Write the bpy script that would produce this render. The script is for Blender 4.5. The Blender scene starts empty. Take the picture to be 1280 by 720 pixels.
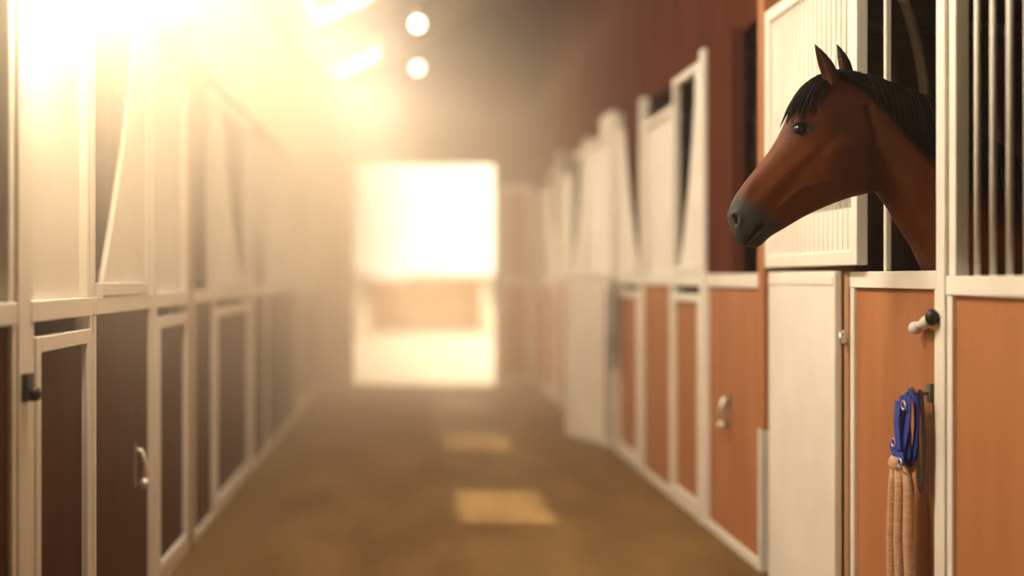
import bpy, bmesh, math, random
from mathutils import Vector
import numpy as np
random.seed(7)
C = bpy.context.scene.collection
PI = math.pi

# ------------------------------------------------------------------ camera, world, sun, exposure
F = 1500.0                      # focal length in pixels of the 1280 wide frame
VX, VY = 510.0, 347.0           # vanishing point of the aisle
CZ = 1.4
cam_d = bpy.data.cameras.new('camera')
cam_d.sensor_width = 36.0
cam_d.lens = F / 1280 * 36
cam_d.shift_x = (640 - VX) / 1280
cam_d.shift_y = -(360 - VY) / 1280
cam_d.clip_start = 0.05
cam_d.dof.use_dof = True
cam_d.dof.focus_distance = 4.12
cam_d.dof.aperture_fstop = 0.56
cam = bpy.data.objects.new('camera', cam_d)
C.objects.link(cam)
cam.location = (0, 0, CZ)
cam.rotation_euler = (PI/2, 0, 0)
sc = bpy.context.scene
sc.camera = cam
sc.view_settings.view_transform = 'Standard'
sc.view_settings.look = 'None'
sc.view_settings.exposure = 0.0
sc.view_settings.gamma = 1.0
sc.view_settings.use_curve_mapping = False

HAZE = 0.004
HAZE_FAR = 0.28
HAZE_LEFT = 0.26
HAZE_GLOW = 0.8
SKYL_W = 88.0
LAMP_W = 60.0
sc.cycles.volume_bounces = 4
sc.cycles.max_bounces = 8
SUN_E = 6.5
w = bpy.data.worlds.new('sky'); sc.world = w
w.use_nodes = True
bg = w.node_tree.nodes['Background']
bg.inputs[0].default_value = (1.0, 0.88, 0.68, 1)
bg.inputs[1].default_value = 4.0

SUN_DIR = Vector((1.0, -0.2, -3.3)).normalized()
sd = bpy.data.lights.new('sun', 'SUN'); sd.energy = SUN_E; sd.angle = math.radians(1.2); sd.color = (1, .90, .74)
so = bpy.data.objects.new('sun', sd); C.objects.link(so)
so.rotation_euler = SUN_DIR.to_track_quat('-Z', 'Y').to_euler()
so.location = (-3, 10, 12)

# roof plane of the aisle: rises to the right
def roofz(x): return 3.6 + 0.49 * (x + 1.15)
SKX = (-0.88, -0.32)
SKY_C = (4.15, 7.6, 10.5, 13.4)
SKY_L = (2.2, 1.1, 1.1, 1.1)  # nearest skylight, out of view, lengthened to feed the upper left glow
for i, (yc, SKL) in enumerate(zip(SKY_C, SKY_L)):
    ld = bpy.data.lights.new('skylight_daylight', 'AREA')
    ld.shape = 'RECTANGLE'
    ld.size = (SKX[1]-SKX[0]) * 1.11; ld.size_y = SKL
    ld.energy = SKYL_W * SKL / 1.1 * (1.0 if i == 0 else .75)
    ld.color = (1.0, 0.89, 0.73)
    lo = bpy.data.objects.new('skylight_daylight', ld); C.objects.link(lo)
    xm = sum(SKX)/2
    lo.location = (xm, yc, roofz(xm) + 0.06)
    lo.rotation_euler = (0, -math.atan(0.49), 0)

# ------------------------------------------------------------------ materials
def mat(name, col, rough=.6, col2=None, scale=4.0, stretch=(1, 1, 1), bump=0.0, bscale=40, metallic=0.0, spec=None):
    m = bpy.data.materials.new(name); m.use_nodes = True
    nt = m.node_tree; b = nt.nodes['Principled BSDF']
    b.inputs['Roughness'].default_value = rough
    b.inputs['Metallic'].default_value = metallic
    if spec is not None: b.inputs['Specular IOR Level'].default_value = spec
    tc = nt.nodes.new('ShaderNodeTexCoord')
    mp = nt.nodes.new('ShaderNodeMapping'); mp.inputs['Scale'].default_value = stretch
    nt.links.new(tc.outputs['Object'], mp.inputs[0])
    n = nt.nodes.new('ShaderNodeTexNoise'); n.inputs['Scale'].default_value = scale; n.inputs['Detail'].default_value = 6
    nt.links.new(mp.outputs[0], n.inputs['Vector'])
    r = nt.nodes.new('ShaderNodeValToRGB')
    c2 = col2 or tuple(c*.82 for c in col)
    r.color_ramp.elements[0].position = .3; r.color_ramp.elements[0].color = (*c2, 1)
    r.color_ramp.elements[1].position = .7; r.color_ramp.elements[1].color = (*col, 1)
    nt.links.new(n.outputs['Fac'], r.inputs[0]); nt.links.new(r.outputs[0], b.inputs['Base Color'])
    if bump:
        n2 = nt.nodes.new('ShaderNodeTexNoise'); n2.inputs['Scale'].default_value = bscale
        nt.links.new(mp.outputs[0], n2.inputs['Vector'])
        bp = nt.nodes.new('ShaderNodeBump'); bp.inputs['Strength'].default_value = bump; bp.inputs['Distance'].default_value = .01
        nt.links.new(n2.outputs['Fac'], bp.inputs['Height']); nt.links.new(bp.outputs[0], b.inputs['Normal'])
    return m
M = {
 'white': mat('cream_paint', (.80, .755, .665), .45, (.71, .655, .55), 3, spec=.3),
 'white_dirty': mat('worn_cream_paint', (.74, .66, .54), .5, (.60, .50, .38), 5),
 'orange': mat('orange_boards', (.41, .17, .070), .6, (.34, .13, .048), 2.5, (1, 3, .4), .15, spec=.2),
 'leftboard': mat('dark_brown_boards', (.085, .03, .012), .55, (.06, .02, .008), 2.5, (1, 3, .4), .15, spec=.05),  # orange boards darkened, the left side's shade put into the colour
 'tan': mat('tan_wood', (.42, .24, .12), .6, (.34, .18, .08), 3, (4, 4, .4), .2),
 'brown': mat('red_brown_steel', (.11, .033, .019), .55, (.08, .024, .014), 2, (1, 1, .3), spec=.0),
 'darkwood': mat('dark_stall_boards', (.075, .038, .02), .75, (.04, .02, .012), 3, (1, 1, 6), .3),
 'grey': mat('grey_steel', (.22, .19, .16), .4, (.15, .13, .11), 8, metallic=.4),
 'dark': mat('dark_iron', (.035, .028, .024), .45, metallic=.5),
 'chrome': mat('pale_metal', (.75, .70, .62), .3, metallic=.6),
 'roof': mat('brown_roof_sheet', (.15, .065, .042), .7, (.10, .045, .03), 1.5, spec=.1),
 'leftwall': mat('ochre_cladding', (.66, .44, .20), .6, (.58, .36, .15), 2, (1, 2, .3)),  # ochre stands in for glare on the upper left wall
 'floor': mat('packed_sand_floor', (.21, .122, .040), .85, (.13, .070, .022), 2.2, (1.3, .5, 1), .5, 30, spec=.1),
 'yard': mat('pale_gravel', (.66, .56, .42), .9, (.55, .45, .33), 1.5, bump=.3),
 'blue': mat('blue_webbing', (.03, .06, .42), .6, (.02, .04, .28), 20),
 'rope': mat('tan_rope', (.60, .36, .20), .8, (.42, .24, .13), 30, (1, 1, 5), .4, 60),
 'leather': mat('dark_leather', (.05, .028, .018), .5, (.03, .018, .012), 12),
 'straw': mat('straw', (.35, .22, .09), .9, (.2, .12, .05), 12, bump=.6),
 'leaf': mat('hedge_leaves', (.30, .30, .11), .8, (.18, .2, .06), 5),
 'eye': mat('eye_dark', (.012, .008, .007), .08),
 'hair': mat('black_hair', (.007, .005, .004), .7, (.004, .003, .003), 30, (8, 8, 1), spec=.08),
 'hoof': mat('hoof_horn', (.04, .03, .025), .5),
}

# ------------------------------------------------------------------ helpers
class MB:
    """collects shapes in world coordinates, builds one mesh object"""
    def __init__(s): s.v = []; s.f = []; s.sm = []
    def add(s, vs, fs, smooth=False):
        o = len(s.v); s.v += [tuple(p) for p in vs]
        for f in fs: s.f.append(tuple(i+o for i in f)); s.sm.append(smooth)
        return s
    def box(s, x0, x1, y0, y1, z0, z1):
        x0, x1 = min(x0, x1), max(x0, x1); y0, y1 = min(y0, y1), max(y0, y1); z0, z1 = min(z0, z1), max(z0, z1)
        return s.add([(x0,y0,z0),(x1,y0,z0),(x1,y1,z0),(x0,y1,z0),(x0,y0,z1),(x1,y0,z1),(x1,y1,z1),(x0,y1,z1)],
                     [(3,2,1,0),(4,5,6,7),(0,1,5,4),(1,2,6,5),(2,3,7,6),(3,0,4,7)])
    def prism(s, poly, axis, a0, a1):
        """poly in the plane normal to axis ('x': (y,z) pairs, 'y': (x,z) pairs)"""
        n = len(poly)
        mk = (lambda p, a: (a, p[0], p[1])) if axis == 'x' else (lambda p, a: (p[0], a, p[1]))
        vs = [mk(p, a0) for p in poly] + [mk(p, a1) for p in poly]
        fs = [tuple(range(n)), tuple(range(2*n-1, n-1, -1))] + [(i, (i+1) % n, n+(i+1) % n, n+i)[::-1] for i in range(n)]
        return s.add(vs, fs)
    def tube(s, pts, rad, n=10, cap=True, flat=1.0):
        pts = [Vector(p) for p in pts]; m = len(pts)
        rs = rad if isinstance(rad, (list, tuple)) else [rad]*m
        t0 = (pts[1]-pts[0]).normalized()
        ref = Vector((0, 0, 1)) if abs(t0.z) < .9 else Vector((0, 1, 0))
        nrm = t0.cross(ref).normalized()
        vs = []
        for i, p in enumerate(pts):
            t = (pts[min(i+1, m-1)] - pts[max(i-1, 0)]).normalized()
            nrm = (nrm - t*nrm.dot(t)).normalized(); b = t.cross(nrm)
            for k in range(n):
                a = 2*PI*k/n
                vs.append(p + nrm*math.cos(a)*rs[i] + b*math.sin(a)*rs[i]*flat)
        fs = [(i*n+k, i*n+(k+1) % n, (i+1)*n+(k+1) % n, (i+1)*n+k) for i in range(m-1) for k in range(n)]
        if cap: fs += [tuple(range(n))[::-1], tuple(range((m-1)*n, m*n))]
        return s.add(vs, fs, True)
    def ball(s, c, r, n=14, sq=(1, 1, 1)):
        bm = bmesh.new(); bmesh.ops.create_uvsphere(bm, u_segments=n, v_segments=n//2+2, radius=r)
        vs = [(c[0]+v.co.x*sq[0], c[1]+v.co.y*sq[1], c[2]+v.co.z*sq[2]) for v in bm.verts]
        fs = [[v.index for v in f.verts] for f in bm.faces]; bm.free()
        return s.add(vs, fs, True)
    def build(s, name, m, parent=None, bevel=0.0, fix=False):
        me = bpy.data.meshes.new(name)
        o = bpy.data.objects.new(name, me); C.objects.link(o)
        off = Vector((0, 0, 0))
        if parent is not None:
            p = parent
            while p is not None: off += p.location; p = p.parent
            o.parent = parent
            loc = Vector((0,0,0))
        else:
            vs = np.array(s.v); loc = Vector((float(vs[:,0].mean()), float(vs[:,1].mean()), float(vs[:,2].min()))); off = loc
        o.location = loc
        me.from_pydata([tuple(Vector(v)-off) for v in s.v], [], s.f)
        me.polygons.foreach_set('use_smooth', s.sm)
        bm = bmesh.new(); bm.from_mesh(me); bmesh.ops.recalc_face_normals(bm, faces=bm.faces); bm.to_mesh(me); bm.free()
        me.materials.append(m); me.update()
        if bevel:
            bv = o.modifiers.new('bevel', 'BEVEL'); bv.width = bevel; bv.segments = 2; bv.limit_method = 'ANGLE'
        return o
def tag(o, label=None, cat=None, group=None, kind=None):
    if label: o['label'] = label
    if cat: o['category'] = cat
    if group: o['group'] = group
    if kind: o['kind'] = kind
    return o
def empty(name, loc, label, cat, group=None):
    o = bpy.data.objects.new(name, None); C.objects.link(o); o.location = loc; o.empty_display_size = .2
    return tag(o, label, cat, group)
def struct(o): o['kind'] = 'structure'; return o

XR, XL = 1.70, -1.15
YEND = 15.8
YB = -2.5
# ------------------------------------------------------------------ the setting
struct(MB().box(-4.8, 5.4, YB, YEND, -.12, 0).build('floor', M['floor']))
struct(MB().box(-60, 60, YEND, 120, -.14, -.02).build('ground', M['yard']))
# roof over the aisle, with skylight openings: strips between the holes
rf = MB()
def slab(x0, x1, y0, y1, t=.05):
    rf.prism([(x0, roofz(x0)), (x1, roofz(x1)), (x1, roofz(x1)+t), (x0, roofz(x0)+t)], 'y', y0, y1)
slab(-1.25, SKX[0], YB, YEND); slab(SKX[1], 1.9, YB, YEND)
edges = [YB]
for yc, SKL in zip(SKY_C, SKY_L): edges += [yc-SKL/2, yc+SKL/2]
edges.append(YEND)
for i in range(0, len(edges), 2): slab(SKX[0], SKX[1], edges[i], edges[i+1])
struct(rf.build('ceiling', M['roof']))
# flat lofts over the stalls
struct(MB().box(1.80, 5.4, YB, YEND, 2.85, 2.92).build('ceiling_right', M['darkwood']))
struct(MB().box(-4.8, -1.25, YB, YEND, 2.85, 2.92).build('ceiling_left', M['darkwood']))
# outer walls, walls behind the camera and at the end
struct(MB().box(5.3, 5.4, YB, YEND, 0, 2.85).build('wall_right', M['darkwood']))
struct(MB().box(-4.8, -4.7, YB, YEND, 0, 2.85).build('wall_left', M['darkwood']))
struct(MB().box(-4.8, 5.4, YB-.1, YB, 0, 5.2).build('wall_back', M['darkwood']))
DX0, DX1, DZ = -.72, 1.15, 2.9
ew = MB().box(-4.8, DX0, YEND, YEND+.15, 0, 5.2).box(DX1, 5.4, YEND, YEND+.15, 0, 5.2).box(DX0, DX1, YEND, YEND+.15, DZ, 5.2)
struct(ew.build('wall_end', M['brown']))
# upper aisle walls of profiled steel sheet
def profiled(x, dirn, z0, ztop, pitch, depth, m, name):
    b = MB(); y = YB; poly = []
    while y < YEND:
        poly += [(y, 0), (y+pitch*.55, 0), (y+pitch*.62, depth), (y+pitch*.93, depth)]
        y += pitch
    poly = [(min(p[0], YEND), p[1]) for p in poly] + [(YEND, 0)]
    vs = []; n = len(poly)
    for zz in (z0, ztop):
        for (yy, d) in poly: vs.append((x + dirn*d, yy, zz))
        for (yy, d) in poly: vs.append((x - dirn*.06, yy, zz))
    fs = []
    for i in range(n-1):
        fs += [(i, i+1, 2*n+i+1, 2*n+i), (n+i+1, n+i, 3*n+i, 3*n+i+1), (i+1, i, n+i, n+i+1), (2*n+i, 2*n+i+1, 3*n+i+1, 3*n+i)]
    fs += [(0, 2*n, 3*n, n), (n-1, 2*n-1, 4*n-1, 3*n-1)]
    b.add(vs, fs)
    return struct(b.build(name, m))
profiled(XR+.06, -1, 2.68, roofz(XR)+.02, .62, .035, M['brown'], 'wall_right_upper')
fg = M['leftwall']; pbf = fg.node_tree.nodes['Principled BSDF']      # glow added to the upper left wall, imitating glare
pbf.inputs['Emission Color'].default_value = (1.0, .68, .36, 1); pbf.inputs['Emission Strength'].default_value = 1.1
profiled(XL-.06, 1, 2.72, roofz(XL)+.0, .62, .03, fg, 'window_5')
# rafters
for i in range(6):
    y = 6.0 + 2.9*i
    if y > 15.5: break
    MBr = MB().prism([(XL-.02, roofz(XL)-.16), (XR+.02, roofz(XR)-.16), (XR+.02, roofz(XR)), (XL-.02, roofz(XL))], 'y', y, y+.09)
    o = MBr.build('trim_%d' % (i+1), M['brown']); struct(o)
# skylight frames
for i, (yc, SKL) in enumerate(zip(SKY_C, SKY_L)):
    b = MB(); x0, x1 = SKX; y0, y1 = yc-SKL/2, yc+SKL/2; t = .035
    def sl(xa, xb, ya, yb):
        b.prism([(xa, roofz(xa)-.03), (xb, roofz(xb)-.03), (xb, roofz(xb)+.04), (xa, roofz(xa)+.04)], 'y', ya, yb)
    sl(x0, x0+t, y0, y1); sl(x1-t, x1, y0, y1); sl(x0+t, x1-t, y0, y0+t); sl(x0+t, x1-t, y1-t, y1)
    struct(b.build('window_%d' % (i+1), M['white']))
# stall partitions (dark boards with a grille on top)
def partition(xa, xb, y, n, side):
    t = MB().box(xa, xb, y-.03, y+.03, 0, 1.4)
    struct(t.build('wall_%s_partition' % side, M['darkwood']))
    root = empty('stall_grille', (min(xa, xb), y, 1.4),
        ('grey grille inside the stalls on the %s, ' % side) + n, 'grille', 'grilles between the stalls')
    x0, x1 = min(xa, xb), max(xa, xb)
    MB().box(x0, x0+.04, y-.02, y+.02, 1.4, 2.73).box(x1-.04, x1, y-.02, y+.02, 1.4, 2.73).box(x0+.04, x1-.04, y-.02, y+.02, 2.69, 2.73).box(x0+.04, x1-.04, y-.02, y+.02, 1.4, 1.44).build('frame', M['grey'], root)
    g = MB(); k = x0 + .11
    while k < x1-.06:
        g.tube([(k, y, 1.44), (k, y, 2.69)], .010, 8); k += .10
    g.build('bars', M['grey'], root)
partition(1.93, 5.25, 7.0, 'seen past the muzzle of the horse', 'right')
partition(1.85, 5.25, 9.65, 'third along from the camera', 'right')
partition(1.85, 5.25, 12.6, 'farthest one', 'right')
partition(-1.30, -4.65, 3.0, 'nearest one', 'left')
partition(-1.30, -4.65, 6.6, 'second along', 'left')
partition(-1.30, -4.65, 9.6, 'third along', 'left')
partition(-1.30, -4.65, 12.9, 'farthest one', 'left')
# straw bedding in the horse's stall
bd = MB()
nx, ny = 26, 26
vs = [(1.85+3.3*i/nx, 1.6+5.2*j/ny, .01 + .05*random.random()) for i in range(nx+1) for j in range(ny+1)]
bd.add(vs, [(i*(ny+1)+j, (i+1)*(ny+1)+j, (i+1)*(ny+1)+j+1, i*(ny+1)+j+1) for i in range(nx) for j in range(ny)], True)
tag(bd.build('straw_bedding', M['straw']), 'layer of straw on the floor of the stall of the brown horse', 'straw', kind='stuff')

# ------------------------------------------------------------------ stall fronts
def plane(side): return (XR, -1) if side == 'right' else (XL, 1)   # x of the front, direction to the aisle
def frame_rect(b, x, y0, y1, z0, z1, t, th):
    b.box(x-th, x+th, y0, y0+t, z0, z1).box(x-th, x+th, y1-t, y1, z0, z1)
    b.box(x-th, x+th, y0+t, y1-t, z0, z0+t).box(x-th, x+th, y0+t, y1-t, z1-t, z1)
def front(side, y0, y1, label, kind, name='horse_stall', cat='stall', ztop=2.65, lower=None, upper='bars', rail=(1.35, 1.42),
          lowframe=False, pitch=.096, grp=None, lowz=None, post=None, xo=0.0):
    x, d = plane(side); x += d*xo
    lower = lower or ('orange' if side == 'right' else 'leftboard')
    r = empty(name, (x, y0, 0), label, cat, grp)  # front of a stall only, not the whole stall
    b = MB(); t = .045
    zr0, zr1 = rail
    z_up = zr1
    # rail and upper frame
    b.box(x-.032, x+.032, y0, y1, zr0, zr1)
    if upper == 'wing':
        b.box(x-.022, x+.022, y1-t, y1, zr1, ztop)
    elif upper != 'none':
        b.box(x-.022, x+.022, y0, y0+t, zr1, ztop).box(x-.022, x+.022, y1-t, y1, zr1, ztop)
        b.box(x-.022, x+.022, y0+t, y1-t, ztop-t, ztop)
    b.box(x-.028, x+.028, y0, y1, .0, .05)
    b.box(x-.028, x+.028, y0, y0+.035, .05, zr0).box(x-.028, x+.028, y1-.035, y1, .05, zr0)
    b.build('frame', M['white'], r, .004)
    lz = zr0
    if lowframe:                                         # a leaf set below the rail, in its own frame
        lz = zr0 - .045
        bb = MB(); frame_rect(bb, x+d*.012, y0+.036, y1-.036, .052, lz, .05, .022)
        bb.build('leaf_frame', M['white'], r, .004)
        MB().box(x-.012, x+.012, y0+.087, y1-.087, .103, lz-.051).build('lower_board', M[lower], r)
    else:
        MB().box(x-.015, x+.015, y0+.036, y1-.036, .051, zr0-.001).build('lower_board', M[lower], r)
    ya, yb, za, zb = y0+t, y1-t, zr1, ztop-t
    if upper in ('bars', 'ribbed', 'board'):
        if upper != 'bars':
            MB().box(x-d*.016, x-d*.008, ya, yb, za, zb).build('backing_board', M['white_dirty' if upper == 'ribbed' else 'white'], r)
        if upper != 'board':
            n = max(2, int(round((yb-ya)/pitch)))
            for i in range(1, n):
                yy = ya + (yb-ya)*i/n
                MB().tube([(x, yy, za), (x, yy, zb)], .0095, 8).build('bar', M['white'], r)
    elif upper in ('yoke', 'yoke_rev', 'wing'):
        # a plate whose edge curves from the bottom of one jamb up towards the other: the opening for a horse's head
        near, far = ya, yb
        if upper == 'yoke':      # plate on the near side, wide at the bottom
            edge = [(near + (far-near)*(.86 - .62*(1-(1-s)**1.6)), za + (zb-za)*s) for s in [k/14 for k in range(15)]]
            poly = [(near, za)] + edge + [(near, zb)]
        else:
            edge = [(far - (far-near)*(.86 - .70*(1-(1-s)**1.3)), za + (zb-za)*s) for s in [k/14 for k in range(15)]]
            poly = [(far, za)] + edge + [(far, zb)]
        MB().prism(poly, 'x', x-.010, x+.010).build('yoke_plate', M['white'], r)
        tb = MB().tube([(x, p[0], p[1]) for p in edge], .014, 8); tb.build('yoke_tube', M['white'], r)
        MB().box(x-.036, x+.036, y0+.1, y1-.1, zr1+.001, zr1+.05).build('sill', M['white'], r, .004)
    if post:
        pass
    return r
def post(side, y0, y1, z1, label, m='white', th=.032, xo=0.0, name='stall_post', z0=0.0, base=True):
    x, d = plane(side); x += d*xo
    r = empty(name, (x, (y0+y1)/2, z0), label, 'post', 'posts of the stall fronts')
    MB().box(x-th, x+th, y0, y1, z0, z1).build('shaft', M[m], r, .005)
    if base: MB().box(x-th-.012, x+th+.012, y0-.001, y1+.001, z0, z0+.012).build('foot_plate', M['grey'], r)
    return r
def latch(side, y, z, label, parent=None, m='chrome', L=.16):
    """a lever latch: back plate, pivot knob and handle"""
    x, d = plane(side); xf = x + d*.0145
    mk = empty('door_latch', (xf, y, z), label, 'latch', 'latches on the stall fronts') if parent is None else None
    if mk is None:
        mk = MB().box(xf-.001, xf+d*.006, y-.022, y+.022, z-.09, z+.09).build('latch', M['grey'], parent)
        P = mk
        sub = lambda b, n, m_: b.build(n, M[m_], mk)
    else:
        MB().box(xf, xf+d*.006, y-.022, y+.022, z-.09, z+.09).build('back_plate', M['grey'], mk)
    MB().tube([(xf+d*.006, y, z+.06), (xf+d*.035, y, z+.06)], .014, 12).build('pivot', M[m], mk)
    MB().tube([(xf+d*.03, y, z+.06), (xf+d*.045, y+.015, z), (xf+d*.04, y+.005, z-.06)], [.012, .010, .012], 10).ball((xf+d*.042, y+.005, z-.075), .024).build('handle', M[m], mk)
    return mk

PP = 'orange board panels of the right stalls'
# --- right side, from the camera to the far door
front('right', -.6, 1.5, 'orange stall front with white bars beside the camera on the right', '', upper='bars')
post('right', 1.5, 1.58, 2.72, 'white post beside the camera on the right, before the barred stall front')
front('right', 1.6, 3.725, 'orange stall front with white bars at the right edge of view', '', upper='bars', rail=(1.345, 1.405))
pr = post('right', 3.73, 3.79, 2.72, 'tall white post standing in front of the neck of the horse', th=.034)
# swinging half door under the horse
x = XR
dr = empty('stall_half_door', (x, 3.80, 0), 'closed orange half door with white frame under the neck of the horse', 'stall door')
b = MB(); b.box(x-.03, x+.03, 3.795, 4.54, 1.362, 1.422); b.box(x-.028, x+.028, 4.505, 4.54, .02, 1.362); b.box(x-.028, x+.028, 3.795, 3.815, .02, 1.362); b.box(x-.028, x+.028, 3.815, 4.505, .02, .07)
b.build('frame', M['white'], dr, .004)
MB().box(x-.014, x+.014, 3.816, 4.504, .071, 1.361).build('board', M['orange'], dr)
# corner latch by the post
lt = MB().tube([(x-.034, 3.91, 1.245), (x-.05, 3.85, 1.25), (x-.055, 3.80, 1.262)], [.012, .015, .02], 10).ball((x-.045, 3.915, 1.235), .022)
lt.build('bolt', M['white'], dr)
MB().ball((x-.052, 3.775, 1.275), .021, 12, (1, 1, 1.3)).build('knob', M['dark'], pr)
# hook holding the tack
hx, hy, hz = 1.662, 3.845, 1.03
MB().box(x-.034, x-.014, hy-.015, hy+.015, hz-.03, hz+.03).tube([(x-.034, hy, hz), (x-.075, hy, hz-.005), (x-.09, hy, hz+.02)], .006, 8).build('hook', M['grey'], dr)
# door column between the half door and the open white door
MB_ = post('right', 4.548, 4.596, 1.42, 'shaded brown wooden door post beside the plain white lower door', m='tan', xo=-.0)
lat = MB().box(x-.044, x-.032, 4.56, 4.585, 1.15, 1.20).tube([(x-.044, 4.57, 1.185), (x-.06, 4.55, 1.19), (x-.06, 4.545, 1.15)], .006, 8)
lat.build('catch', M['chrome'], MB_)
# white door standing open in front of the wall: upper ribbed leaf and lower plain leaf
xd = XR-.05
ud = empty('upper_stall_door', (xd, 4.36, 1.44), 'white ribbed upper stall door standing open behind the head of the horse', 'stall door')
b = MB(); frame_rect(b, xd, 4.36, 5.48, 1.445, 2.61, .055, .022); b.build('frame', M['white'], ud, .005)
MB().box(xd+.006, xd+.014, 4.415, 5.425, 1.50, 2.555).build('backing_board', M['white'], ud)
for i in range(1, 19):
    yy = 4.415 + 1.01*i/19
    MB().tube([(xd-.004, yy, 1.50), (xd-.004, yy, 2.555)], .0095, 8).build('bar', M['white'], ud)
MB().box(xd-.012, xd-.002, 4.415, 5.425, 1.50, 1.66).build('kick_board', M['white'], ud)
post('right', 4.33, 4.352, 2.72, 'narrow white jamb edge just behind the open ribbed door', th=.012, xo=-.035, base=False, z0=1.42)
ld_ = empty('lower_stall_door', (xd, 4.60, 0), 'plain white lower stall door below the ribbed door, next to the half door', 'stall door')
MB().box(xd-.016, xd+.016, 4.60, 5.44, .03, 1.425).build('board', M['white'], ld_, .006)
MB().box(xd-.020, xd-.016, 4.61, 5.43, 1.372, 1.402).build('edge_strip', M['white'], ld_)
struct(MB().box(XR+.01, XR+.03, 4.60, 5.50, 0, 1.44).build('wall_right_infill', M['tan']))
# timber batten and the next fronts
bt = MB().box(1.628, 1.70, 5.495, 5.59, .70, roofz(1.66)-.18)
tag(bt.build('timber_batten', M['orange'], None, .004), 'tall orange timber batten beside the white ribbed door, behind the muzzle', 'batten')
front('right', 5.70, 6.74, 'orange stall front under a tall brown sheet, left of the horse muzzle', '', upper='none', )
cp2 = MB().box(XR+.035, XR+.055, 8.67, 9.62, 1.421, 2.675)
tag(cp2.build('steel_sheet', M['brown']), 'red brown sheet behind the sloping white wing plate in the right row', 'sheet')
cp = MB().box(XR-.02, XR+.05, 6.24, 6.74, 1.421, 2.70)
tag(cp.build('steel_sheet', M['brown'], None, .004), 'red brown sheet filling the gap above the orange front left of the muzzle', 'sheet')
latch('right', 6.29, .70, 'pale lever latch on the orange front left of the muzzle')
post('right', 6.745, 6.825, 2.69, 'slim white post with grey collar left of the horse, reaching the floor', xo=.012)
front('right', 6.83, 7.62, 'stall door with curved yoke opening in white plate, nearest on the right', '', name='stall_door', cat='stall door', upper='yoke', lowframe=True)
front('right', 7.64, 8.58, 'plain white upper board over orange panel, beside the nearest yoke door on the right', '', upper='board', ztop=2.5)
post('right', 8.59, 8.66, 2.69, 'white post behind the plain white board on the right')
front('right', 8.67, 9.62, 'stall door with sloping white wing plate and no frame above, in the middle of the right row', '', name='stall_door', cat='stall door', upper='wing', lowframe=True, ztop=2.62)
post('right', 9.63, 9.72, 2.72, 'white post at the hinge of the lower door swung into the aisle')
ub = empty('upper_stall_door', (XR-.03, 9.74, 1.4), 'pale white upper door above the lower leaf swung into the aisle', 'stall door')
b = MB(); frame_rect(b, XR-.03, 9.74, 11.3, 1.42, 2.62, .055, .022); b.build('frame', M['white'], ub, .005)
MB().box(XR-.022, XR-.010, 9.795, 11.245, 1.475, 2.565).build('board', M['white'], ub)
MB().box(XR-.06, XR-.0, 9.75, 10.25, 2.622, 2.76).build('roller_box', M['white'], ub, .01)
front('right', 9.74, 11.3, 'orange lower stall front hidden behind the white leaf swung into the aisle', '', upper='none')
# lower leaf swung out
sw = empty('lower_stall_door', (1.635, 9.66, 0), 'white lower stall door swung out into the aisle on the right', 'stall door')
sw.rotation_euler = (0, 0, math.radians(16))
def local_box(p, name, m, x0, x1, y0, y1, z0, z1, bev=.006):
    b = MB().box(x0, x1, y0, y1, z0, z1)
    me = b.build(name, m, None, bev)
    me.data.transform(__import__('mathutils').Matrix.Translation(me.location)); me.location = (0, 0, 0); me.parent = p
    return me
local_box(sw, 'board', M['white'], -.018, .018, 0, .88, .03, 1.40)
local_box(sw, 'top_rail', M['white'], -.028, .028, 0, .88, 1.401, 1.43)
local_box(sw, 'edge_plate', M['grey'], -.024, -.019, .02, .06, .1, 1.3, .001)
post('right', 11.32, 11.42, 2.72, 'white post past the leaf swung into the aisle on the right')
front('right', 11.43, 12.4, 'hazy stall door with yoke plate, second from the far right end', '', name='stall_door', cat='stall door', upper='yoke', lowframe=True)
front('right', 12.42, 13.3, 'hazy white upper board over orange panel, third from the far right end', '', upper='board', ztop=2.5)
post('right', 13.31, 13.41, 2.80, 'hazy white post, last one on the right before the far wall')
front('right', 13.42, 14.3, 'hazy stall door with slanting plate, nearest the far wall on the right', '', name='stall_door', cat='stall door', upper='yoke_rev', lowframe=True)
front('right', 14.32, 15.6, 'hazy barred stall front against the far wall on the right', '', upper='bars', ztop=2.5)
# curved white tube and dark fittings inside the horse's stall
tb = MB(); pts = []
for k in range(13):
    s = k/12; px = 1122 + 34*math.sin(s*PI/2)**.9 ; py = -20 + 160*s; Y = 4.62
    pts.append(((px-VX)*Y/F, Y, CZ-(py-VY)*Y/F))
pts = [(pts[0][0]-.12, 4.62, pts[0][2]+.22), (pts[0][0]-.05, 4.62, pts[0][2]+.1)] + pts + [(pts[-1][0]+.01, 4.62, 1.6), (pts[-1][0]+.0, 4.62, .8), (pts[-1][0], 4.62, 0.0)]
tag(tb.tube(pts, .018, 12).build('hay_rack_tube', M['white_dirty']), 'curved white tube inside the stall, above the neck of the horse', 'tube')
ig = empty('stall_window_grille', (1.98, 5.9, 1.2), 'thin pale bars inside the dark stall behind the throat of the horse', 'grille')
MB().box(1.98, 4.4, 5.88, 5.92, 2.60, 2.65).box(1.98, 4.4, 5.88, 5.92, 1.2, 1.25).box(1.98, 2.0, 5.88, 5.92, 1.2, 2.65).box(4.38, 4.4, 5.88, 5.92, 1.2, 2.65).build('frame', M['grey'], ig)
for k in range(9):
    MB().tube([(2.05+k*.17, 5.9, 1.25), (2.05+k*.17, 5.9, 2.60)], .007, 8).build('bar', M['grey'], ig)
struct(MB().box(1.86, 5.25, 5.94, 5.99, 0, 2.84).build('wall_right_stall', M['darkwood']))

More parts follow.
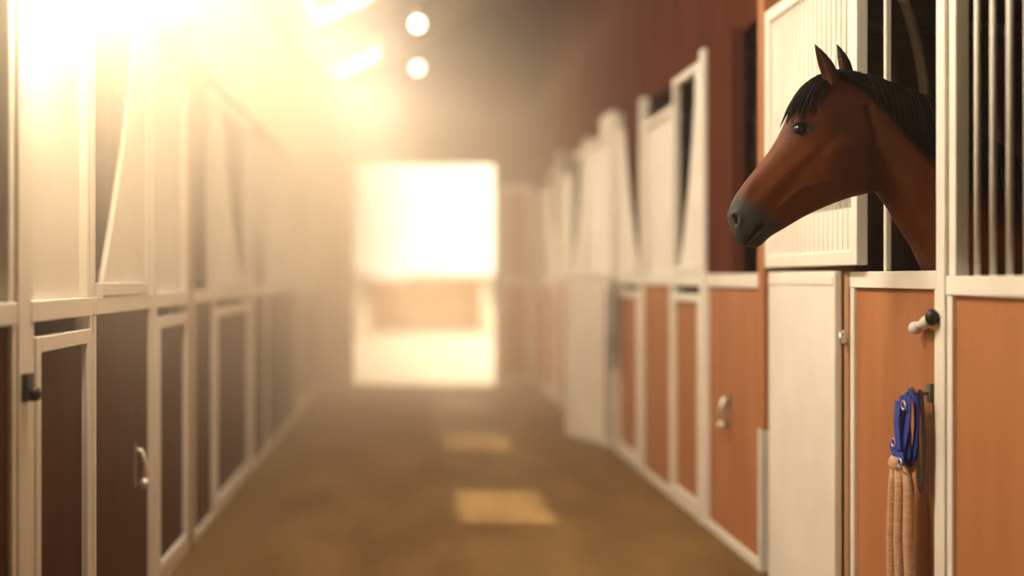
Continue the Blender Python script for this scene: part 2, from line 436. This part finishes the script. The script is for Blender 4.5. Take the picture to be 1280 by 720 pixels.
# --- left side
LR = (1.265, 1.33)
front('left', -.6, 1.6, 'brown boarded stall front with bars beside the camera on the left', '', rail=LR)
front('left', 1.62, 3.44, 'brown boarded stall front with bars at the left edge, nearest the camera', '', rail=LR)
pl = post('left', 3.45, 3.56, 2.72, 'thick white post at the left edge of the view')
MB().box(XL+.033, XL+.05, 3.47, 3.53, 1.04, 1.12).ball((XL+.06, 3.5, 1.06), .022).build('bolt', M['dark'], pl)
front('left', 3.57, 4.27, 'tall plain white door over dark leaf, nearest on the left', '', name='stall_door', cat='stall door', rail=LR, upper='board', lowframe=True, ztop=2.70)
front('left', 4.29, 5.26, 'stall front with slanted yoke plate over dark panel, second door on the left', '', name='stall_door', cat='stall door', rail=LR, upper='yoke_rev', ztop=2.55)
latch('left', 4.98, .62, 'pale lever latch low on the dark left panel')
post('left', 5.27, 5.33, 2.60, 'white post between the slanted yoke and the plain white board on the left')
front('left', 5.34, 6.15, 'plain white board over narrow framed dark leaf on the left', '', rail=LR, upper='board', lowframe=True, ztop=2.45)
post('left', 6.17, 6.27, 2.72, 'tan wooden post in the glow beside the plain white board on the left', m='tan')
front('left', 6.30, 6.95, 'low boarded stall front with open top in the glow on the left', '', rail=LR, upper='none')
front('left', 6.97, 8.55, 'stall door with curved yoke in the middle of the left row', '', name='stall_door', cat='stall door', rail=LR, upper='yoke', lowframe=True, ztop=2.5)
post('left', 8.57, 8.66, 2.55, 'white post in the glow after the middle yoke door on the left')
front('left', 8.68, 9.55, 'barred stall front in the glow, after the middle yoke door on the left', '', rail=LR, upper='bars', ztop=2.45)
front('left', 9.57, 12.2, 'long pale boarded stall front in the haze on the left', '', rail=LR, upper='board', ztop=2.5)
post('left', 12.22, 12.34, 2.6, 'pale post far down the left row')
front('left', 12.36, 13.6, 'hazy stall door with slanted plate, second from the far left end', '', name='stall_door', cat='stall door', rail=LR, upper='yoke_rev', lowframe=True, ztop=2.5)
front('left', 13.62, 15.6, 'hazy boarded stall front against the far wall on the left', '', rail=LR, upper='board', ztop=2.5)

# --- far doorway
struct(MB().box(DX0-.36, DX0, YEND-.12, YEND, 0, 2.95).build('trim_7', M['tan']))
struct(MB().box(DX0-.36, DX1+.55, YEND-.14, YEND, DZ, DZ+.14).build('trim_8', M['brown']))
gl = empty('barn_door', (DX1+.04, YEND-.16, 0), 'white framed brown door leaf standing to the right of the bright doorway', 'barn door')
x0, x1, y = DX1+.03, DX1+.50, YEND-.17
MB().box(x0, x0+.06, y-.025, y+.025, 0.02, 2.6).box(x1-.10, x1, y-.025, y+.025, .02, 2.6).box(x0+.06, x1-.10, y-.025, y+.025, 2.5, 2.6).box(x0+.06, x1-.10, y-.025, y+.025, 1.32, 1.42).box(x0+.06, x1-.10, y-.025, y+.025, .02, .09).build('frame', M['white'], gl, .006)
MB().box(x0+.06, x1-.10, y-.01, y+.01, .09, 1.32).build('lower_board', M['orange'], gl)
MB().box(x0+.06, x1-.10, y-.01, y+.01, 1.42, 2.5).build('upper_board', M['tan'], gl)

# --- outside: low board enclosure, hedge
def outside_pos(px, Y): return (px-VX)*Y/F
Yf = 31.0
fr = empty('board_fence', (outside_pos(462, Yf), Yf, 0), 'low brown board enclosure in the sunlit yard beyond the doorway', 'fence')
fa, fm, fb = outside_pos(462, Yf), outside_pos(530, Yf), outside_pos(601, Yf)
b = MB(); k = 0; xx = fa
while xx < fb-.02:
    top = 1.36 if xx < fm else 1.47
    b.box(xx+.006, min(xx+.19, fb), Yf-.03, Yf+.03, 0, top); xx += .2
b.build('boards', M['tan'], fr)
b = MB()
for zz in (.3, 1.1): b.box(fa, fb, Yf-.07, Yf-.031, zz, zz+.1)
b.build('rails', M['tan'], fr)
MB().box(fa, fa+.05, Yf+.031, Yf+2, 0, 1.3).build('side_boards', M['tan'], fr)
MB().box(fb-.05, fb, Yf+.031, Yf+2, 0, 1.4).build('side_boards', M['tan'], fr)
for px, lab in ((447, 'pale gate post left of the brown enclosure in the yard'), (607, 'pale gate post right of the brown enclosure in the yard')):
    xx = outside_pos(px, 30.5)
    tag(MB().box(xx-.12, xx+.12, 30.4, 30.6, 0, 1.1).prism([(xx-.15, 1.1), (xx+.15, 1.1), (xx, 1.25)], 'y', 30.36, 30.64).build('gate_post', M['white']), lab, 'post', 'gate posts in the yard')
def bush(name, cx, cy, rx, rz, n, seed, lab, cat):
    rnd = random.Random(seed)
    r = empty(name, (cx, cy, 0), lab, cat)
    g = MB()
    for i in range(n):
        a = rnd.random()*2*PI; u = rnd.uniform(-.9, 1); rr = math.sqrt(1-u*u)*rnd.uniform(.75, 1)
        p = Vector((cx+rx*rr*math.cos(a), cy+rx*.7*rr*math.sin(a), rz*1.1+rz*u*rnd.uniform(.8, 1)))
        s = rx*.11
        d1 = Vector((rnd.uniform(-1,1), rnd.uniform(-1,1), rnd.uniform(-1,1))).normalized()*s
        d2 = d1.cross(Vector((rnd.uniform(-1,1), rnd.uniform(-1,1), rnd.uniform(-1,1)))).normalized()*s*.5
        g.add([p-d1, p+d2, p+d1, p-d2], [(0,1,2,3)])
    g.build('foliage', M['leaf'], r)
    MB().tube([(cx, cy, 0), (cx+.05, cy, rz*.6), (cx, cy, rz*1.3)], [rx*.1, rx*.07, rx*.03], 10).build('trunk', M['darkwood'], r)
hd = MB()
rnd = random.Random(5)
for i in range(4200):
    xx = rnd.uniform(-6.5, 8); p = Vector((xx, 60+rnd.uniform(-.5, .5), rnd.uniform(0, 1.35+.18*math.sin(xx*2))))
    d1 = Vector((rnd.uniform(-1,1), rnd.uniform(-1,1), rnd.uniform(-1,1))).normalized()*.17
    d2 = d1.cross(Vector((rnd.uniform(-1,1), rnd.uniform(-1,1), rnd.uniform(-1,1)))).normalized()*.09
    hd.add([p-d1, p+d2, p+d1, p-d2], [(0,1,2,3)])
tag(hd.build('hedge', M['leaf']), 'low hedge in the glare far behind the brown enclosure', 'hedge')

# --- pendant lamps in the aisle
for px, py, Y, lab in ((522, 30, 10.4, 'round glowing pendant lamp under the roof, upper one of the pair'), (522, 85, 12.6, 'round glowing pendant lamp under the roof, lower one of the pair')):
    lx = (px-VX)*Y/F; lz = CZ-(py-VY)*Y/F
    r = empty('pendant_lamp', (lx, Y, lz), lab, 'lamp', 'pendant lamps over the aisle')
    me = bpy.data.materials.new('lamp_glow'); me.use_nodes = True
    e = me.node_tree.nodes['Principled BSDF']; e.inputs['Emission Color'].default_value = (1, .86, .72, 1); e.inputs['Emission Strength'].default_value = 9
    MB().ball((lx, Y, lz), .06, 20).build('bulb', me, r)
    MB().tube([(lx, Y, lz+.07), (lx, Y, lz+.10), (lx, Y, lz+.14)], [.06, .045, .02], 16).build('cap', M['grey'], r)
    MB().tube([(lx, Y, lz+.14), (lx, Y, roofz(lx))], .006, 6).build('cord', M['dark'], r)

# unseen lamp added over the first left door to make the glow
lx, ly, lz = -.97, 3.55, 2.52
r = empty('wall_lamp', (XL+.03, ly, lz), 'glaring lamp with metal shade above the nearest white door on the left', 'lamp')
MB().tube([(XL+.025, ly, lz+.12), (XL+.06, ly, lz+.16), (lx, ly, lz+.17), (lx, ly, lz+.10)], .012, 8).build('arm', M['grey'], r)
MB().tube([(lx, ly, lz+.11), (lx, ly, lz+.085), (lx, ly, lz+.06)], [.03, .05, .10], 20).build('lamp_shade', M['grey'], r)
MB().ball((lx, ly, lz), .045, 18).build('bulb', bpy.data.materials['lamp_glow'], r)
pdl = bpy.data.lights.new('wall_lamp_light', 'POINT'); pdl.energy = LAMP_W; pdl.color = (1, .86, .66); pdl.shadow_soft_size = .05
plo = bpy.data.objects.new('wall_lamp_light', pdl); C.objects.link(plo); plo.location = (lx+.0, ly, lz-.10)

# ------------------------------------------------------------------ tack hanging on the stall fronts
def band(pts, wd, th, m, name, parent):
    """flat webbing strap along a path lying near the wall plane x = const"""
    b = MB(); P = [Vector(p) for p in pts]; n = len(P); vs = []
    for i, p in enumerate(P):
        t = (P[min(i+1, n-1)]-P[max(i-1, 0)]).normalized(); s = t.cross(Vector((1, 0, 0)))
        s = s.normalized() if s.length > 1e-4 else Vector((0, 1, 0)); u = Vector((1, 0, 0))
        for a, c in ((-1, -1), (1, -1), (1, 1), (-1, 1)): vs.append(p + s*a*wd/2 + u*c*th/2)
    fs = [(i*4+k, i*4+(k+1) % 4, (i+1)*4+(k+1) % 4, (i+1)*4+k) for i in range(n-1) for k in range(4)] + [(3, 2, 1, 0), ((n-1)*4, (n-1)*4+1, (n-1)*4+2, (n-1)*4+3)]
    b.add(vs, fs, False)
    return b.build(name, m, parent, .001)
def loop_pts(x, cy, cz, ry, rz, n=22, tilt=0, wob=.0, a0=0, a1=2*PI):
    out = []
    for i in range(n+1):
        a = a0 + (a1-a0)*i/n
        yy = ry*math.sin(a); zz = rz*math.cos(a)
        out.append((x + wob*math.sin(2*a), cy + yy*math.cos(tilt) - zz*math.sin(tilt), cz + yy*math.sin(tilt) + zz*math.cos(tilt)))
    return out
hx = XR-.085
ht = empty('halter', (hx, 3.88, .80), 'blue webbing halter hanging from the hook on the orange half door', 'halter')
band(loop_pts(hx+.012, 3.885, .915, .046, .115, tilt=.12), .034, .006, M['blue'], 'noseband', ht)
band(loop_pts(hx, 3.905, .90, .032, .10, tilt=-.1), .036, .006, M['blue'], 'cheek_strap', ht)
band(loop_pts(hx-.012, 3.875, .93, .026, .09, tilt=.3), .030, .006, M['blue'], 'throat_strap', ht)
band([(hx-.02, 3.955, .86), (hx-.02, 3.935, .83), (hx-.018, 3.90, .815), (hx-.02, 3.86, .82)], .036, .007, M['blue'], 'crown_strap', ht)
band([(hx-.022, 3.895, 1.0), (hx-.026, 3.90, .93), (hx-.022, 3.895, .84)], .040, .006, M['blue'], 'buckle_strap', ht)
band(loop_pts(hx+.02, 3.83, .88, .022, .155), .024, .005, M['leather'], 'dark_strap', ht)
for yy, zz in ((3.88, .80), (3.93, .86), (3.85, .99)):
    MB().tube(loop_pts(hx-.025, yy, zz, .014, .014, 14), .003, 6, cap=False).build('ring', M['chrome'], ht)
lr = empty('lead_rope', (hx-.01, 3.93, .25), 'thick tan lead rope hanging in folds below the blue halter', 'rope')
Y0 = 3.925
b = MB()
for k, (dy, dx, z0) in enumerate(((-.062, 0, .30), (-.028, -.016, .25), (.004, .004, .22), (.036, -.014, .26), (.066, .002, .31))):
    b.tube([(hx+dx, Y0+dy*.5, .80), (hx+dx, Y0+dy*.9, .72), (hx+dx-.004, Y0+dy, .55), (hx+dx, Y0+dy*1.1, .40), (hx+dx, Y0+dy*1.15, z0)], [.013, .017, .018, .018, .017], 10)
b.build('strands', M['rope'], lr)
b = MB()
for (a, c, z) in ((-.07, -.032, .30), (.005, .041, .24)):
    b.tube([(hx-.01, Y0+a+(c-a)*(1-math.cos(t*PI/6))/2, z-.028*math.sin(t*PI/6)) for t in range(7)], .016, 10)
b.build('folds', M['rope'], lr)
MB().tube([(hx, Y0-.03, .79), (hx, Y0+.03, .79)], .034, 12).build('wrap', M['rope'], lr)
# dark halters further away
def dark_halter(xx, y, ztop, zb, lab, wd=.05):
    h = empty('halter', (xx, y, zb), lab, 'halter', 'dark halters hanging on stall fronts')
    c = (ztop+zb)/2; r = (ztop-zb)/2
    band(loop_pts(xx, y, c, wd, r), .03, .006, M['leather'], 'cheek_strap', h)
    band(loop_pts(xx-.01, y+.02, zb+.14, wd*1.1, .14), .032, .006, M['leather'], 'noseband', h)
    band(loop_pts(xx+.01, y-.02, c+.06, wd*.6, r*.8, tilt=.08), .026, .006, M['leather'], 'throat_strap', h)
    MB().tube(loop_pts(xx-.02, y, zb+.02, .02, .02, 14), .004, 6, cap=False).build('ring', M['grey'], h)
    MB().tube([(xx-.02, y, ztop-.0), (xx, y, ztop+.01), (xx+.02, y, ztop+.01)], .006, 8).build('hanging_cord', M['leather'], h)
dark_halter(XR-.075, 9.50, 1.36, .68, 'dark leather halter hanging beside the white leaf swung into the aisle', .06)
dark_halter(XL+.075, 9.45, 1.0, .55, 'small dark halter hanging halfway along the left row', .06)

# ------------------------------------------------------------------ the horse
HY = 4.03; K = F/HY
def px2(px, py): return ((px-VX)/K, CZ+(VY-py)/K)
S = []   # (top x,z, bottom x,z, half width, taper k, power)
def sp(t, b, w_, k=0.0, p=.85): S.append((*px2(*t), *px2(*b), w_, k, p))
sp((914, 283), (919, 297), .024)
sp((910.5, 271), (929, 307), .047, -.1)
sp((913, 258), (947, 309), .056, -.1)
sp((921, 242), (961, 297), .056, -.05)
sp((937, 220), (981, 285), .050, .0, .8)
sp((955, 198), (1005, 271), .056, .1, .8)
sp((971, 175), (1033, 258), .072, .15, .8)
sp((983, 152), (1060, 248), .090, .2, .78)
sp((994, 129), (1080, 243), .098, .12, .8)
sp((1011, 107), (1092, 240), .092, .0)
sp((1040, 93), (1099, 243), .082, -.12)
sp((1075, 96), (1105, 251), .078, -.25)
sp((1105, 104), (1116, 266), .084, -.35)
sp((1130, 114), (1129, 288), .096, -.4)
sp((1155, 124), (1147, 315), .112, -.42)
for a in ((1.79, 1.955, 1.757, 1.405, .135, -.42, .9), (1.95, 1.855, 1.87, 1.20, .17, -.4, .9), (2.14, 1.73, 2.03, .98, .215, -.3, .9),
          (2.38, 1.64, 2.26, .84, .255, -.2, .9), (2.68, 1.56, 2.62, .80, .295, -.05, .9), (3.0, 1.545, 3.02, .83, .30, 0, .9), (3.3, 1.585, 3.33, .92, .285, 0, .9),
          (3.55, 1.56, 3.58, 1.0, .23, 0, .9), (3.74, 1.43, 3.74, 1.1, .14, 0, .9), (3.82, 1.33, 3.82, 1.22, .05, 0, .9)):
    S.append(a)
SA = np.array(S)
def sect(u):
    n = len(SA); u = max(0, min(n-1-1e-6, u)); i = int(u); f = u-i
    p0, p1, p2, p3 = SA[max(i-1, 0)], SA[i], SA[min(i+1, n-1)], SA[min(i+2, n-1)]
    return .5*((2*p1) + (-p0+p2)*f + (2*p0-5*p1+4*p2-p3)*f*f + (-p0+3*p1-3*p2+p3)*f**3)
def surf(u, t, off=0.0):
    a = sect(u); cx, cz = (a[0]+a[2])/2, (a[1]+a[3])/2; hx_, hz_ = (a[0]-a[2])/2, (a[1]-a[3])/2
    L = math.hypot(hx_, hz_); ux, uz = hx_/L, hz_/L
    ct, st = math.cos(t), math.sin(t)
    lat = math.copysign(abs(st)**a[6], st) * a[4] * (1 + a[5]*ct)
    return Vector((cx + ux*ct*(L+off), HY - (lat + math.copysign(off*abs(st), lat if abs(lat) > 1e-9 else 1)), cz + uz*ct*(L+off)))
hb = MB(); NU, NT = 150, 48
vs = []; us = [ (len(SA)-1)*i/(NU-1) for i in range(NU)]
for u in us:
    for k in range(NT): vs.append(surf(u, 2*PI*k/NT))
fs = [(i*NT+k, (i+1)*NT+k, (i+1)*NT+(k+1) % NT, i*NT+(k+1) % NT) for i in range(NU-1) for k in range(NT)]
fs += [tuple(range(NT)), tuple(range((NU-1)*NT, NU*NT))[::-1]]
hb.add(vs, fs, True)
# legs
def leg(ch): hb.tube([c[:3] for c in ch], [c[3] for c in ch], 18)
for s in (-1, 1):
    y = HY + s*.15
    leg([(2.16, HY+s*.10, 1.35, .10), (2.22, y, 1.1, .115), (2.26, y, .92, .085), (2.24, y, .74, .062), (2.23, y, .56, .047), (2.23, y, .50, .050), (2.23, y, .42, .036), (2.23, y, .27, .032), (2.23, y, .21, .042), (2.20, y, .13, .034), (2.18, y, .085, .042), (2.16, y, .015, .058)])
    leg([(3.48, HY+s*.10, 1.3, .15), (3.44, y, 1.1, .16), (3.36, y, .92, .12), (3.46, y, .74, .075), (3.58, y, .58, .055), (3.62, y, .52, .052), (3.60, y, .42, .042), (3.56, y, .27, .036), (3.55, y, .21, .045), (3.51, y, .13, .036), (3.49, y, .085, .044), (3.47, y, .015, .060)])
# ears: curved shells with a hollow front
def ear(base, tip, bend, yb, yt, R, open_y):
    bx, tx = (base[0]-VX)*yb/F, (tip[0]-VX)*yt/F; bz, tz = CZ+(VY-base[1])*yb/F, CZ+(VY-tip[1])*yt/F; n, m = 15, 24; vs = []
    prof = [(0, .75), (.12, .92), (.3, 1.0), (.5, .92), (.68, .70), (.82, .46), (.92, .25), (1.0, .07)]
    for i in range(n):
        s = i/(n-1)
        r = R*np.interp(s, [q[0] for q in prof], [q[1] for q in prof])
        cx = bx+(tx-bx)*s + bend*math.sin(s*PI)*.5; cz = bz+(tz-bz)*s; cy = yb+(yt-yb)*s
        od = math.atan2(open_y, -1.0)
        for k in range(m):
            a = 2*PI*k/m; dlt = (a-od+PI) % (2*PI) - PI
            ind = .95*math.exp(-(dlt/.62)**2) * (1 if .05 < s < .97 else .3)
            rr = r*(1-ind)
            vs.append((cx+rr*math.cos(a), cy+rr*math.sin(a)*.85, cz+.12*rr*math.cos(a)))
    fs = [(i*m+k, i*m+(k+1) % m, (i+1)*m+(k+1) % m, (i+1)*m+k) for i in range(n-1) for k in range(m)] + [tuple(range(m))[::-1], tuple(range((n-1)*m, n*m))]
    hb.add(vs, fs, True)
ear((1041, 107), (1017.5, 54), .012, HY-.052, HY-.060, .029, -.35)
ear((1059, 103), (1045.5, 54), .008, HY+.052, HY+.062, .027, .10)
# rounded brow and lips
for s in (-1, 1):
    ex = (1003-VX)*(HY-.07)/F; ez = CZ+(VY-152)*(HY-.07)/F; hb.ball((ex+.006, HY+s*.058, ez-.004), .028, 14, (1.1, .8, .65))
horse = empty('horse', (2.9, HY, 0), 'bay horse with black mane looking left over the half door', 'horse')
raw = hb.build('body_raw', M['hair'])
rm = raw.modifiers.new('r', 'REMESH'); rm.mode = 'VOXEL'; rm.voxel_size = .0042; rm.use_smooth_shade = True
sm = raw.modifiers.new('s', 'SMOOTH'); sm.factor = .5; sm.iterations = 5
dg = bpy.context.evaluated_depsgraph_get()
me = bpy.data.meshes.new_from_object(raw.evaluated_get(dg))
rl = raw.location.copy(); bpy.data.objects.remove(raw)
n = len(me.vertices); co = np.empty(n*3); me.vertices.foreach_get('co', co); co = co.reshape(-1, 3) + np.array(rl)
no = np.empty(n*3); me.vertices.foreach_get('normal', no); no = no.reshape(-1, 3)
YE = HY - np.abs(co[:, 1]-HY); PX = co[:, 0]*F/YE + VX; PY = VY - (co[:, 2]-CZ)*F/YE
side = np.clip(np.abs(no[:, 1])*1.6 - .15, 0, 1)
head = (PX < 1180) & (co[:, 2] > 1.3)
def g(x, y, sx, sy, ang=0):
    c, s_ = math.cos(ang), math.sin(ang); dx, dy = PX-x, PY-y
    a, b_ = dx*c+dy*s_, -dx*s_+dy*c
    return np.exp(-(a/sx)**2-(b_/sy)**2)
def seg(pts, sig):
    d = np.full(n, 1e9)
    for (x0, y0), (x1, y1) in zip(pts[:-1], pts[1:]):
        t = np.clip(((PX-x0)*(x1-x0)+(PY-y0)*(y1-y0))/((x1-x0)**2+(y1-y0)**2), 0, 1)
        d = np.minimum(d, np.hypot(PX-x0-t*(x1-x0), PY-y0-t*(y1-y0)))
    return np.exp(-(d/sig)**2)
disp = np.zeros(n)
disp += .010/(1+np.exp((np.hypot((PX-1060)/1.0, (PY-208)/1.0)-33)/3.0))            # cheek
disp -= .007*g(1000, 162, 8, 6, -.2)                                                   # eye socket
disp += .005*seg([(991, 157), (998, 152), (1007, 153), (1013, 160)], 2.5)             # upper lid
disp += .003*seg([(992, 163), (1000, 168), (1009, 165)], 2.2)                         # lower lid
disp -= .009*g(1015, 138, 12, 8)                                                      # hollow above the eye
disp += .003*seg([(1015, 188), (985, 215), (965, 235)], 7)                            # facial crest
disp -= .0025*seg([(1005, 215), (985, 240), (965, 262)], 9)
disp -= .005*g(945, 240, 12, 8, -1)
disp += .006*seg([(915, 268), (921, 266), (926, 272), (923, 281)], 3)                  # nostril rim
disp -= .017*seg([(918, 273), (919, 279)], 3.4)                                       # nostril
disp -= .010*seg([(928, 309), (936, 300), (944, 291), (953, 283)], 1.7)               # mouth
disp -= .012*g(949, 284, 5.5, 4, -.6)
disp += .004*g(950, 297, 9, 6)
disp += .004*g(967, 273, 4, 3)
disp -= .009*seg([(1086, 135), (1096, 170), (1097, 205), (1092, 238)], 5)             # groove behind the jaw
disp -= .010*seg([(1098, 195), (1118, 230), (1142, 275), (1160, 320)], 7)             # jugular groove
disp += .003*seg([(1040, 225), (1000, 235), (975, 258)], 3)
rs = np.random.RandomState(2)
co2 = co + no*(disp*side*head)[:, None]
bc = np.array([.095, .024, .006]); col = np.tile(bc, (n, 1))
def mixc(c, f):
    global col
    f = np.clip(f, 0, 1)[:, None]; col = col*(1-f) + np.array(c)*f
sg = lambda x: 1/(1+np.exp(-np.clip(x, -40, 40)))
mixc((.15, .041, .010), head*g(1000, 220, 55, 35, -.7)*.8)
mixc((.055, .015, .006), head*g(1050, 140, 35, 30)*.7)                                 # darker temple
mixc((.045, .013, .006), head*sg((PX-1060)/9)*sg((1110-PX)/9)*.6)                      # darker throat latch
mdist = (PX-911)*.66 - (PY-262)*.75
mixc((.045, .042, .038), head*sg((31-((PX-905)*.62+(262-PY)*1.02))/3.5)*(PX < 975))    # grey muzzle
mixc((.012, .009, .008), head*seg([(918, 273), (919, 279)], 3.0)*side*1.2)
mixc((.012, .009, .008), head*seg([(930, 307), (936, 300), (944, 291), (953, 283)], 1.8))
mixc((.012, .008, .006), head*g(1001, 160, 15, 9, -.2)*1.4)
mixc((.01, .007, .006), head*g(949, 284, 5, 4, -.6)*1.3)                           # dark eye rims
mixc((.035, .012, .006), head*sg((96-PY)/4)*(PX < 1075))
mixc((.012, .008, .006), head*sg((66-PY)/4)*(PX < 1075))                               # ear tips
mixc((.42, .16, .12), head*((PX > 1041) & (PX < 1060) & (PY > 58) & (PY < 100) & (no[:, 0] < -.2) & (co[:, 1] > HY+.03))*.7)
mixc((.015, .010, .008), (co[:, 2] < .75)*sg((.62-co[:, 2])/.04))                     # black legs
me.vertices.foreach_set('co', (co2 - np.array([2.9, HY, 0])).ravel())
ca = me.color_attributes.new('coat', 'FLOAT_COLOR', 'POINT')
ca.data.foreach_set('color', np.concatenate([col, np.ones((n, 1))], 1).ravel())
hm = bpy.data.materials.new('bay_coat'); hm.use_nodes = True; nt = hm.node_tree; pb = nt.nodes['Principled BSDF']
at = nt.nodes.new('ShaderNodeAttribute'); at.attribute_name = 'coat'
tc = nt.nodes.new('ShaderNodeTexCoord'); nz = nt.nodes.new('ShaderNodeTexNoise'); nz.inputs['Scale'].default_value = 14; nz.inputs['Detail'].default_value = 8
mp = nt.nodes.new('ShaderNodeMapRange'); mp.inputs['To Min'].default_value = .7; mp.inputs['To Max'].default_value = 1.3
mx = nt.nodes.new('ShaderNodeVectorMath'); mx.operation = 'SCALE'
nt.links.new(tc.outputs['Object'], nz.inputs['Vector']); nt.links.new(nz.outputs['Fac'], mp.inputs['Value'])
nt.links.new(at.outputs['Color'], mx.inputs[0]); nt.links.new(mp.outputs[0], mx.inputs['Scale']); nt.links.new(mx.outputs[0], pb.inputs['Base Color'])
pb.inputs['Roughness'].default_value = .55; pb.inputs['Specular IOR Level'].default_value = .14
n3 = nt.nodes.new('ShaderNodeTexNoise'); n3.inputs['Scale'].default_value = 160
bp = nt.nodes.new('ShaderNodeBump'); bp.inputs['Strength'].default_value = .25; bp.inputs['Distance'].default_value = .004
nt.links.new(tc.outputs['Object'], n3.inputs['Vector']); nt.links.new(n3.outputs['Fac'], bp.inputs['Height']); nt.links.new(bp.outputs[0], pb.inputs['Normal'])
me.materials.clear(); me.materials.append(hm)
for p in me.polygons: p.use_smooth = True
bo = bpy.data.objects.new('body', me); C.objects.link(bo); bo.parent = horse
# eyes, hooves, hair
for s in (-1, 1):
    ex = (1000.5-VX)*(HY-.08)/F; ez = CZ+(VY-161)*(HY-.08)/F
    MB().ball((ex, HY+s*.0705, ez), .0165, 20).build('eye', M['eye'], horse)
def strand(b, pts, r):
    m = len(pts); b.tube(pts, [r*(.9 if i == 0 else 1.0)*(1-.85*(i/(m-1))**2) for i in range(m)], 5, True, .6)
rnd = random.Random(11)
mb = MB()
for i in range(620):
    u0 = 10.1 + (17.2-10.1)*rnd.random(); t0 = rnd.uniform(-.25, .22)
    tm = np.interp(u0, [10, 11, 12, 13, 14, 15, 16, 17.2], [.55, 1.0, 1.35, 1.45, 1.5, 1.5, 1.4, 1.0]) * rnd.uniform(.72, 1.05)
    du = rnd.uniform(-.05, .28); lift = rnd.uniform(.004, .016)
    pts = []
    for k in range(9):
        s = k/8
        pts.append(surf(u0+du*s+.03*math.sin(s*6+i), t0+(tm-t0)*s, .002+lift*math.sin(min(1, s*1.6)*PI/2)))
    strand(mb, pts, rnd.uniform(.0045, .008))
mb.build('mane', M['hair'], horse)
fb_ = MB()
for i in range(190):
    u0 = 10.1+rnd.uniform(-.35, .3); t0 = rnd.uniform(-.35, .45); ue = rnd.uniform(6.6, 9.2); te = t0*1.0+rnd.uniform(-.1, .45)
    lift = rnd.uniform(.003, .012)
    pts = [surf(u0+(ue-u0)*k/9, t0+(te-t0)*k/9, .002+lift*math.sin(min(1, k/5)*PI/2)) for k in range(10)]
    strand(fb_, pts, rnd.uniform(.003, .0055))
fb_.build('forelock', M['hair'], horse)
tl = MB()
for i in range(90):
    a = rnd.uniform(-1, 1); b_ = rnd.uniform(-1, 1)
    tl.tube([(3.78, HY+.02*a, 1.33), (3.88, HY+.03*a, 1.25+.02*b_), (3.92+.03*b_, HY+.05*a, 1.0), (3.92+.05*b_, HY+.07*a, .7), (3.9+.04*b_, HY+.05*a, .38+.1*rnd.random())], [.01, .012, .012, .009, .003], 5)
tl.build('tail', M['hair'], horse)

# ------------------------------------------------------------------ dust haze in the barn, thickened at the left to make the glow
hz = MB().box(-1.11+.0, 1.62, -1.5, YEND-.2, .01, 3.5).build('haze', M['white'])
hzm = bpy.data.materials.new('dust_haze'); hzm.use_nodes = True; nt = hzm.node_tree; nt.nodes.clear()
N = nt.nodes.new; Lk = nt.links.new
out = N('ShaderNodeOutputMaterial'); vsn = N('ShaderNodeVolumeScatter')
vsn.inputs['Color'].default_value = (1.0, .90, .74, 1); vsn.inputs['Anisotropy'].default_value = .2
geo = N('ShaderNodeNewGeometry'); sx = N('ShaderNodeSeparateXYZ'); Lk(geo.outputs['Position'], sx.inputs[0])
def mth(op, a, b=None):
    m_ = N('ShaderNodeMath'); m_.operation = op
    for k_, v_ in enumerate((a, b)):
        if v_ is None: continue
        if isinstance(v_, (int, float)): m_.inputs[k_].default_value = v_
        else: Lk(v_, m_.inputs[k_])
    return m_.outputs[0]
def ramp(v, a, b, t0, t1, smooth=True):
    m_ = N('ShaderNodeMapRange'); m_.interpolation_type = 'SMOOTHSTEP'
    Lk(v, m_.inputs['Value'])
    for nm, q in (('From Min', a), ('From Max', b), ('To Min', t0), ('To Max', t1)): m_.inputs[nm].default_value = q
    return m_.outputs[0]
X_, Y_, Z_ = sx.outputs
far = mth('MULTIPLY', ramp(Y_, 5.0, 15.0, 0.0, 1.0), ramp(X_, -1.0, 1.6, HAZE_FAR, HAZE_FAR*.45))
left = mth('MULTIPLY', mth('MULTIPLY', ramp(X_, -1.15, .15, 1.0, 0.0), ramp(Z_, .4, 2.6, 0.08, 1.0)), ramp(Y_, 2.6, 4.2, 0.0, HAZE_LEFT))
def glow_blob(cx, cy, cz, r_, amp):  # denser spot of haze added to brighten the upper left
    dx = mth('SUBTRACT', X_, cx); dy = mth('MULTIPLY', mth('SUBTRACT', Y_, cy), .8); dz = mth('SUBTRACT', Z_, cz)
    q = mth('ADD', mth('ADD', mth('MULTIPLY', dx, dx), mth('MULTIPLY', dy, dy)), mth('MULTIPLY', dz, dz))
    return mth('MULTIPLY', mth('POWER', 2.718, mth('MULTIPLY', q, -1.0/(r_*r_))), amp)
dens = mth('ADD', mth('ADD', far, left), mth('ADD', glow_blob(-1.0, 3.9, 2.45, .72, HAZE_GLOW), HAZE))
Lk(dens, vsn.inputs['Density'])
vab = N('ShaderNodeVolumeAbsorption'); vab.inputs['Color'].default_value = (1.0, .90, .74, 1); Lk(dens, vab.inputs['Density'])
va = N('ShaderNodeAddShader'); Lk(vsn.outputs[0], va.inputs[0]); Lk(vab.outputs[0], va.inputs[1])
Lk(va.outputs[0], out.inputs['Volume'])
hz.data.materials.clear(); hz.data.materials.append(hzm)
tag(hz, 'warm dusty haze filling the aisle', 'haze', kind='stuff')
